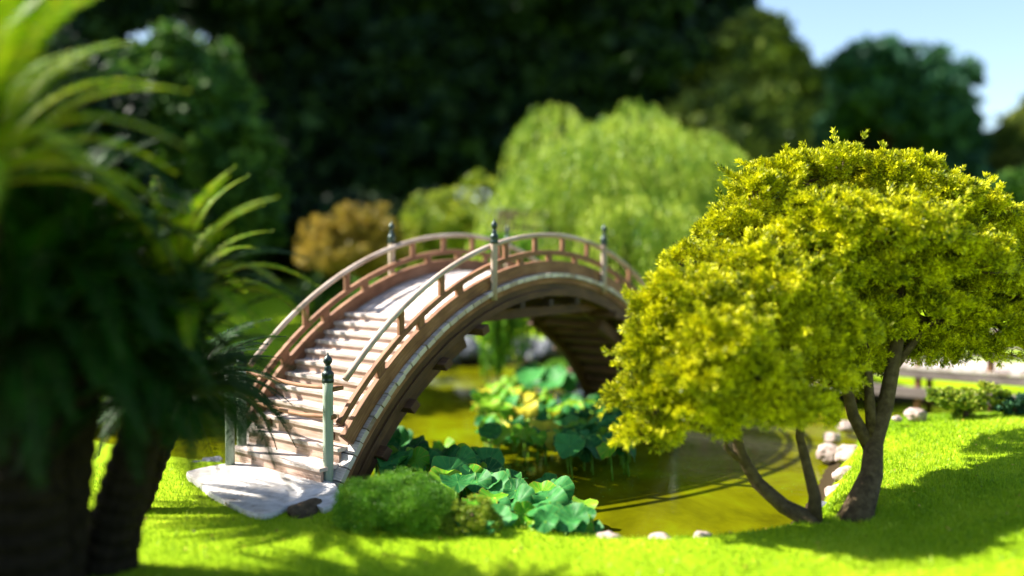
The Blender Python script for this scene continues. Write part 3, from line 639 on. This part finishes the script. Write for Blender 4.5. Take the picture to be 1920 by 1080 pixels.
# ------------------------------------------------------------------ golden junipers
def spray_leaves(P_, Nn, g, ln=.046, k=11):
    """each tip is a small fan of needle like leaves leaning along its outward normal"""
    n = len(P_); C = []; D = []
    for j in range(k):
        dd = Nn*.9+unit(n, g)*.75+np.array([0, 0, .12]); dd /= np.linalg.norm(dd, axis=1)[:, None]
        C.append(P_+dd*ln*.5*g.uniform(.6, 1.5, (n, 1))+g.normal(0, .008, (n, 3))); D.append(dd)
    C = np.concatenate(C); D = np.concatenate(D)
    s = ln*g.uniform(.6, 1.2, len(C))
    return leaves(C, D, unit(len(C), g), s, s*.23)
def juniper(base, limbs, pads, nt, lab, seed):
    g = np.random.default_rng(seed); base = Vector(base)
    rt = empty('golden_juniper', base); tag(rt, lab, 'tree', 'cloud pruned golden junipers')
    loc = lambda p: Vector(p)-base
    trunk_mesh('trunk', M['bark'], rt, [([loc(p) for p in pts], rs) for pts, rs in limbs])
    B = np.array([[*(loc(p[:3])), *p[3:]] for p in pads])
    w = B[:, 3]*B[:, 5]; 
    ncl = 110*len(B); bi = g.choice(len(B), ncl, p=w/w.sum()); d = unit(ncl, g); d[:, 2] = np.where(d[:, 2] < -.35, -d[:, 2], d[:, 2])
    cc = B[bi, :3]+d*B[bi, 3:]*g.uniform(.72, 1.03, ncl)[:, None]; cr = g.uniform(.03, .125, ncl)
    k = g.choice(ncl, nt, p=cr**2/(cr**2).sum()); e = unit(nt, g)+d[k]*.7+np.array([0, 0, .25]); e /= np.linalg.norm(e, axis=1)[:, None]
    P_ = cc[k]+e*(cr[k]*g.random(nt)**.4)[:, None]*np.array([1, 1, .7])
    # long leading shoots that break the outline
    ns = 700; si = g.choice(ncl, ns); q = g.random((ns, 16)); dirs = d[si]+unit(ns, g)*.45+np.array([0, 0, .1]); dirs /= np.linalg.norm(dirs, axis=1)[:, None]
    SP = (cc[si][:, None]+dirs[:, None]*(cr[si]*.6+g.uniform(.05, .2, ns))[:, None, None]*q[..., None]+g.normal(0, .012, (ns, 16, 3))).reshape(-1, 3)
    P_ = np.concatenate([P_, SP]); e = np.concatenate([e, np.repeat(dirs, 16, 0)]); k = np.concatenate([k, np.repeat(si, 16)])
    nrm = e+d[k]*.6; nrm /= np.linalg.norm(nrm, axis=1)[:, None]
    V = spray_leaves(P_, nrm, g)
    link('crown', mesh_np('crown', V, quads(len(V)//4), M['juniper']), rt)
    mb = MB()
    for i in range(0, ncl, 4):
        b0 = Vector(B[bi[i], :3]); c = Vector(cc[i]); mb.tube([b0, b0.lerp(c, .5)+Vector((0, 0, -.03)), c], [.012, .008, .003], 4, cap=False)
    mb.build('twigs', M['bark'], rt)
    return rt
def pp(x, y, d): return tuple(place(x, y, d))
def pad(x, y, d, rx, ry, deep=.9): b = px_blob(x, y, d, rx, ry, deep); return b
DJ = -.22
def pp(x, y, d): return tuple(place(x, y, d+DJ))
def pad(x, y, d, rx, ry, deep=.9): return px_blob(x, y, d+DJ, rx, ry, deep)
b1 = place(1530, 985, 7.7+DJ); b1.z = gz(b1.x, b1.y)
juniper(b1, [([(b1.x, b1.y, b1.z-.15), pp(1520, 975, 7.7), pp(1470, 950, 7.75), pp(1420, 905, 7.8), pp(1388, 850, 7.8), pp(1375, 790, 7.8), pp(1350, 700, 7.8), pp(1330, 620, 7.8)], [.12, .085, .07, .06, .052, .045, .03, .015]),
             ([pp(1385, 860, 7.8), pp(1362, 840, 7.75), pp(1358, 790, 7.7), pp(1300, 720, 7.7)], [.03, .022, .018, .01]),
             ([pp(1378, 800, 7.8), pp(1410, 740, 7.8), pp(1440, 660, 7.8)], [.03, .02, .01]),
             ([pp(1528, 975, 7.7), pp(1528, 930, 7.7), pp(1515, 880, 7.75), pp(1500, 820, 7.8), pp(1505, 740, 7.8), pp(1480, 650, 7.8)], [.07, .055, .045, .04, .03, .012])],
        [pad(1300, 560, 7.7, 80, 42), pad(1250, 610, 7.7, 60, 60), pad(1225, 675, 7.6, 50, 55), pad(1190, 740, 7.6, 35, 30), pad(1250, 755, 7.5, 60, 40), pad(1215, 815, 7.5, 50, 26), pad(1300, 800, 7.4, 60, 30), pad(1350, 770, 7.3, 70, 36),
         pad(1350, 640, 7.35, 80, 50), pad(1320, 710, 7.3, 75, 45), pad(1400, 700, 7.3, 75, 45), pad(1450, 770, 7.3, 70, 40), pad(1400, 570, 7.8, 90, 42), pad(1510, 775, 7.6, 55, 35), pad(1480, 640, 7.8, 80, 50), pad(1540, 700, 7.8, 50, 45), pad(1570, 620, 7.9, 60, 45), pad(1450, 540, 7.7, 60, 30), pad(1420, 500, 8.0, 80, 34), pad(1520, 530, 8.1, 70, 36),
         pad(1480, 560, 7.9, 90, 40), pad(1400, 660, 8.1, 140, 90)],
        46000, 'front golden juniper with low domed crown on curved twin stems at the pond edge', 91)
b2 = place(1598, 978, 7.75+DJ); b2.z = gz(b2.x, b2.y)
juniper(b2, [([(b2.x, b2.y, b2.z-.15), pp(1612, 950, 7.8), pp(1634, 890, 7.95), pp(1638, 830, 8.15), pp(1660, 760, 8.2), pp(1675, 680, 8.3), pp(1690, 600, 8.4), pp(1690, 480, 8.5)], [.2, .13, .1, .085, .072, .064, .052, .02]),
             ([pp(1632, 840, 8.15), pp(1600, 780, 8.2), pp(1585, 720, 8.2), pp(1560, 620, 8.3)], [.07, .055, .045, .02]),
             ([pp(1635, 820, 8.15), pp(1630, 740, 8.2), pp(1625, 660, 8.3), pp(1600, 560, 8.4)], [.055, .045, .035, .015]),
             ([pp(1670, 700, 8.3), pp(1730, 620, 8.4), pp(1800, 560, 8.4)], [.04, .03, .012])],
        [pad(1580, 320, 8.8, 60, 36), pad(1680, 335, 8.8, 70, 42), pad(1490, 340, 8.8, 80, 42), pad(1425, 380, 8.6, 70, 50), pad(1380, 440, 8.5, 60, 45), pad(1310, 500, 8.3, 60, 34), pad(1400, 500, 8.2, 80, 40), pad(1740, 370, 8.7, 90, 50),
         pad(1820, 410, 8.8, 80, 45), pad(1890, 460, 8.8, 60, 55), pad(1560, 420, 8.3, 120, 55), pad(1680, 440, 8.2, 120, 55), pad(1500, 480, 8.2, 100, 45), pad(1790, 500, 8.4, 110, 60), pad(1870, 560, 8.6, 80, 60), pad(1640, 520, 8.3, 110, 50),
         pad(1740, 600, 8.5, 100, 60), pad(1860, 610, 8.6, 85, 46), pad(1600, 600, 8.6, 100, 60), pad(1700, 650, 8.7, 90, 45), pad(1780, 660, 8.6, 80, 34), pad(1870, 660, 8.6, 70, 26), pad(1560, 670, 8.6, 80, 50), pad(1600, 680, 8.5, 60, 32), pad(1550, 720, 8.5, 50, 30), pad(1650, 470, 9.2, 210, 120)],
        76000, 'rear golden juniper, taller and wider, on a thick forked trunk beside the lawn', 92)

# ------------------------------------------------------------------ cycads
def frond_mesh(L_, droop, nl, ll, g, twist=.5):
    """rachis along +x rising then drooping; narrow leaflets in a shallow V"""
    t_ = np.linspace(0, 1, 24); X = L_*(t_-.12*t_**2*droop); Z = L_*(.18*np.sin(t_*2.2)-droop*.42*t_**2.2)
    def at(q): return np.interp(q, t_, X), np.interp(q, t_, Z)
    V = []; q = np.repeat(np.linspace(.1, 1, nl), 2); side = np.tile([1, -1], nl)
    x, z = at(q); x2, z2 = at(np.minimum(q+.02, 1.001)); tx = x2-x+1e-6; tz = z2-z; nn_ = np.hypot(tx, tz); tx, tz = tx/nn_, tz/nn_
    ln = ll*np.sin(np.clip(q*1.05, 0, 1)*math.pi*.86+.32)**.6*g.uniform(.85, 1.1, len(q))
    D = np.stack([tx*.55+0*q, side*.8, tz*.55+.28], -1)+g.normal(0, .05, (len(q), 3)); D[:, 2] += 0; D /= np.linalg.norm(D, axis=1)[:, None]
    P0 = np.stack([x, 0*q, z], -1); mid = P0+D*(ln*.55)[:, None]; end = P0+D*ln[:, None]+np.array([0, 0, -1])*(ln*.22)[:, None]
    wv = np.stack([tx, 0*q, tz], -1)*.006
    V = np.stack([P0-wv*.7, P0+wv*.7, mid+wv, mid-wv, mid-wv, mid+wv, end+wv*.2, end-wv*.2], 1)
    return V.reshape(-1, 3), [(float(a), 0, float(b)) for a, b in zip(X, Z)]
FR = {}
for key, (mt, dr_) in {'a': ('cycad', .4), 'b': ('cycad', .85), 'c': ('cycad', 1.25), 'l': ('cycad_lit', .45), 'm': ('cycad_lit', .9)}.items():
    g = np.random.default_rng(len(FR)+7); V, path = frond_mesh(1.2, dr_, 78, .15, g)
    me = mesh_np('frond', V, quads(len(V)//4), M[mt]); mb = MB(); mb.tube(path, list(np.linspace(.011, .003, 24)), 6)
    o = mb.build('rachis', M['rachis' if key in 'lm' else 'shaded_rachis']); FR[key] = (me, o.data); bpy.data.objects.remove(o)
def add_frond(parent, key, loc, az, el, sc, roll=0):
    o = link('frond', FR[key][0], parent); o.location = loc; o.rotation_euler = (Matrix.Rotation(az, 3, 'Z') @ Matrix.Rotation(-el, 3, 'Y') @ Matrix.Rotation(roll, 3, 'X')).to_euler(); o.scale = (sc,)*3
    link('rachis', FR[key][1], o); return o
def cycad(base, top, r0, r1, n, sc, lab, seed, key='abc', el0=rad(72), el1=rad(-8), lit=0, cone=None):
    g = random.Random(seed); base = Vector(base); top = Vector(top)-base
    rt = empty('cycad_palm', base); tag(rt, lab, 'palm', 'cycad palms at the left')
    mb = MB(); pts = [(top.x*q**1.3, top.y*q, -.2+(top.z+.2)*q) for q in [i/26 for i in range(27)]]
    mb.tube(pts, [(r0+(r1-r0)*i/26)*(1.07 if i % 2 else .95) for i in range(27)], 14, smooth=False)
    mb.build('trunk', M['darkbark'], rt)
    for i in range(n):
        f = i/(n-1); az = i*2.399+g.uniform(-.15, .15); el = el0+(el1-el0)*f**.8
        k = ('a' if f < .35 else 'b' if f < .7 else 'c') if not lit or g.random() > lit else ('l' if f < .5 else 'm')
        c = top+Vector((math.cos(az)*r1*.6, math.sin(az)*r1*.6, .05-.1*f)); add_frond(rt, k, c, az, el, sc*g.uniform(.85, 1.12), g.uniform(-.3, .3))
    if cone:
        mb = MB(); mb.lathe([(.03*cone, 0), (.1*cone, .04*cone), (.12*cone, .2*cone), (.1*cone, .4*cone), (.06*cone, .55*cone), (.005, .6*cone)], tuple(top+Vector((0, 0, .03))), 16); mb.build('seed_cone', M['cone'], rt)
    return rt
def gp(x, y): return (x, y, gz(x, y))
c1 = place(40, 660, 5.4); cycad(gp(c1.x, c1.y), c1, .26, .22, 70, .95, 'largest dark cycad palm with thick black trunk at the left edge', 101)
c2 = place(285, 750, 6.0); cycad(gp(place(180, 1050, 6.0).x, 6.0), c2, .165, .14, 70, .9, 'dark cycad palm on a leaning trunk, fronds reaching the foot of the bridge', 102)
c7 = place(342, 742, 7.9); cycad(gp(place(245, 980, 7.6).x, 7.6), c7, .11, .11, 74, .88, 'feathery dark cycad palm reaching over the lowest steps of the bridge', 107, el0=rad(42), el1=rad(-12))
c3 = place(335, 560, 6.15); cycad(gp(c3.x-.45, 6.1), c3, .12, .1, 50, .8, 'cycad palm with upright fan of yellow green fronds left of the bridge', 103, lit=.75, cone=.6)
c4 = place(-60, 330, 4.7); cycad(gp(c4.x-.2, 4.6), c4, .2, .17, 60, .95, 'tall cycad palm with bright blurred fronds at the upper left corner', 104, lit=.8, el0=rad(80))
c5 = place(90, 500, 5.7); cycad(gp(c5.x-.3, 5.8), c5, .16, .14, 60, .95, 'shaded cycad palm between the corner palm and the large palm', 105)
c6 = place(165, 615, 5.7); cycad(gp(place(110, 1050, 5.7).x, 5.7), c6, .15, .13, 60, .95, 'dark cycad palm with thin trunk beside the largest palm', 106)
# standing brown seed cone of the big palm
cc = place(20, 700, 5.45)
rt = [o for o in COL.objects if o.name.startswith('cycad_palm')][0]
mb = MB(); q = cc-rt.location
prof = [(.03, 0), (.085, .03)]+[((.1-.045*(i/24)**1.6)*(1.05 if i % 2 else .97), .05+.5*i/24) for i in range(25)]+[(.02, .6), (.002, .61)]
mb.lathe(prof, tuple(q), 18, smooth=False); mb.build('seed_cone', M['cone'], rt)

# ------------------------------------------------------------------ lotus
def lotus_mesh(seed, fold):
    g = random.Random(seed); mb = MB(); na, nr = 28, 6; R0 = .5
    V = []; F = []; UV = []
    ph = [g.uniform(0, 6.28) for _ in range(4)]
    def pt(i, j):
        a = 2*math.pi*i/na; r = j/nr; rr = r*R0*(1+.05*math.sin(3*a+ph[0])+.03*math.sin(7*a+ph[1]))
        z = .16*r*r*(1-fold)-.05+fold*.30*r*math.cos(2*a+ph[2])*r+.045*r*r*math.sin(5*a+ph[3])+.02*r*math.sin(9*a+ph[0])-.12*fold*r**3
        return (rr*math.cos(a), rr*math.sin(a), z)
    V = [pt(i, j) for j in range(nr+1) for i in range(na)]
    for j in range(nr):
        for i in range(na):
            k = (i+1) % na; F.append((j*na+i, j*na+k, (j+1)*na+k, (j+1)*na+i)); UV += [(i/na, j/nr), ((i+1)/na, j/nr), ((i+1)/na, (j+1)/nr), (i/na, (j+1)/nr)]
    me = bpy.data.meshes.new('leaf'); me.from_pydata(V, [], F); uv = me.uv_layers.new(name='UVMap'); uv.data.foreach_set('uv', np.array(UV, dtype=np.float32).ravel())
    me.polygons.foreach_set('use_smooth', [True]*len(F)); return me
LM = {}
for mt in ('lotus_green', 'lotus_lime', 'lotus_yellow'):
    LM[mt] = []
    for k in range(5):
        me = lotus_mesh(k*7+1, [.1, .5, .9, .3, 1.1][k]); me.materials.append(M[mt]); LM[mt].append(me)
mb = MB(); mb.tube([(0, 0, 0), (0, 0, -1)], [.01, .012], 5); so_ = mb.build('stem', M['bush']); STEM = so_.data; bpy.data.objects.remove(so_)
def lotus(leaves_, lab, seed):
    g = random.Random(seed); ws = []
    for (x, y, d, r, mt) in leaves_: ws.append((place(x, y, d), r, mt))
    cx = sum(w[0].x for w in ws)/len(ws); cy = sum(w[0].y for w in ws)/len(ws)
    rt = empty('lotus_plant', (cx, cy, 0)); tag(rt, lab, 'lotus', 'lotus plants growing in the pond')
    for p, r, mt in ws:
        z = max(p.z, .04)
        o = link('leaf', g.choice(LM[mt]), rt); o.location = (p.x-cx, p.y-cy, z); o.scale = (r*2,)*3
        # leaves tilt towards the sun and the viewer
        o.rotation_euler = (rad(g.uniform(0, 42)), rad(g.uniform(-32, 18)), g.uniform(-.6, .6))
        s = link('stem', STEM, rt); s.location = (p.x-cx, p.y-cy, z-.05*r*2); s.scale = (1, 1, z+.25); s.rotation_euler = (rad(g.uniform(-6, 6)), rad(g.uniform(-6, 6)), 0)
def fill(n, x0, x1, top, bot, zr, rr, mts, seed):
    """leaves whose screen position runs from the top edge to the bottom edge; depth follows height above water"""
    g = random.Random(seed); out = []
    for i in range(n):
        x = g.uniform(x0, x1); f = (x-x0)/(x1-x0); yt = np.interp(f, *top); yb = np.interp(f, *bot); v = g.random(); y = yt+(yb-yt)*v
        z = g.uniform(*zr); d = (CAM_H-z)*FPX/(y-460); out.append((x, y, d, g.uniform(*rr), g.choices(['lotus_green', 'lotus_lime', 'lotus_yellow'], mts)[0]))
    return out
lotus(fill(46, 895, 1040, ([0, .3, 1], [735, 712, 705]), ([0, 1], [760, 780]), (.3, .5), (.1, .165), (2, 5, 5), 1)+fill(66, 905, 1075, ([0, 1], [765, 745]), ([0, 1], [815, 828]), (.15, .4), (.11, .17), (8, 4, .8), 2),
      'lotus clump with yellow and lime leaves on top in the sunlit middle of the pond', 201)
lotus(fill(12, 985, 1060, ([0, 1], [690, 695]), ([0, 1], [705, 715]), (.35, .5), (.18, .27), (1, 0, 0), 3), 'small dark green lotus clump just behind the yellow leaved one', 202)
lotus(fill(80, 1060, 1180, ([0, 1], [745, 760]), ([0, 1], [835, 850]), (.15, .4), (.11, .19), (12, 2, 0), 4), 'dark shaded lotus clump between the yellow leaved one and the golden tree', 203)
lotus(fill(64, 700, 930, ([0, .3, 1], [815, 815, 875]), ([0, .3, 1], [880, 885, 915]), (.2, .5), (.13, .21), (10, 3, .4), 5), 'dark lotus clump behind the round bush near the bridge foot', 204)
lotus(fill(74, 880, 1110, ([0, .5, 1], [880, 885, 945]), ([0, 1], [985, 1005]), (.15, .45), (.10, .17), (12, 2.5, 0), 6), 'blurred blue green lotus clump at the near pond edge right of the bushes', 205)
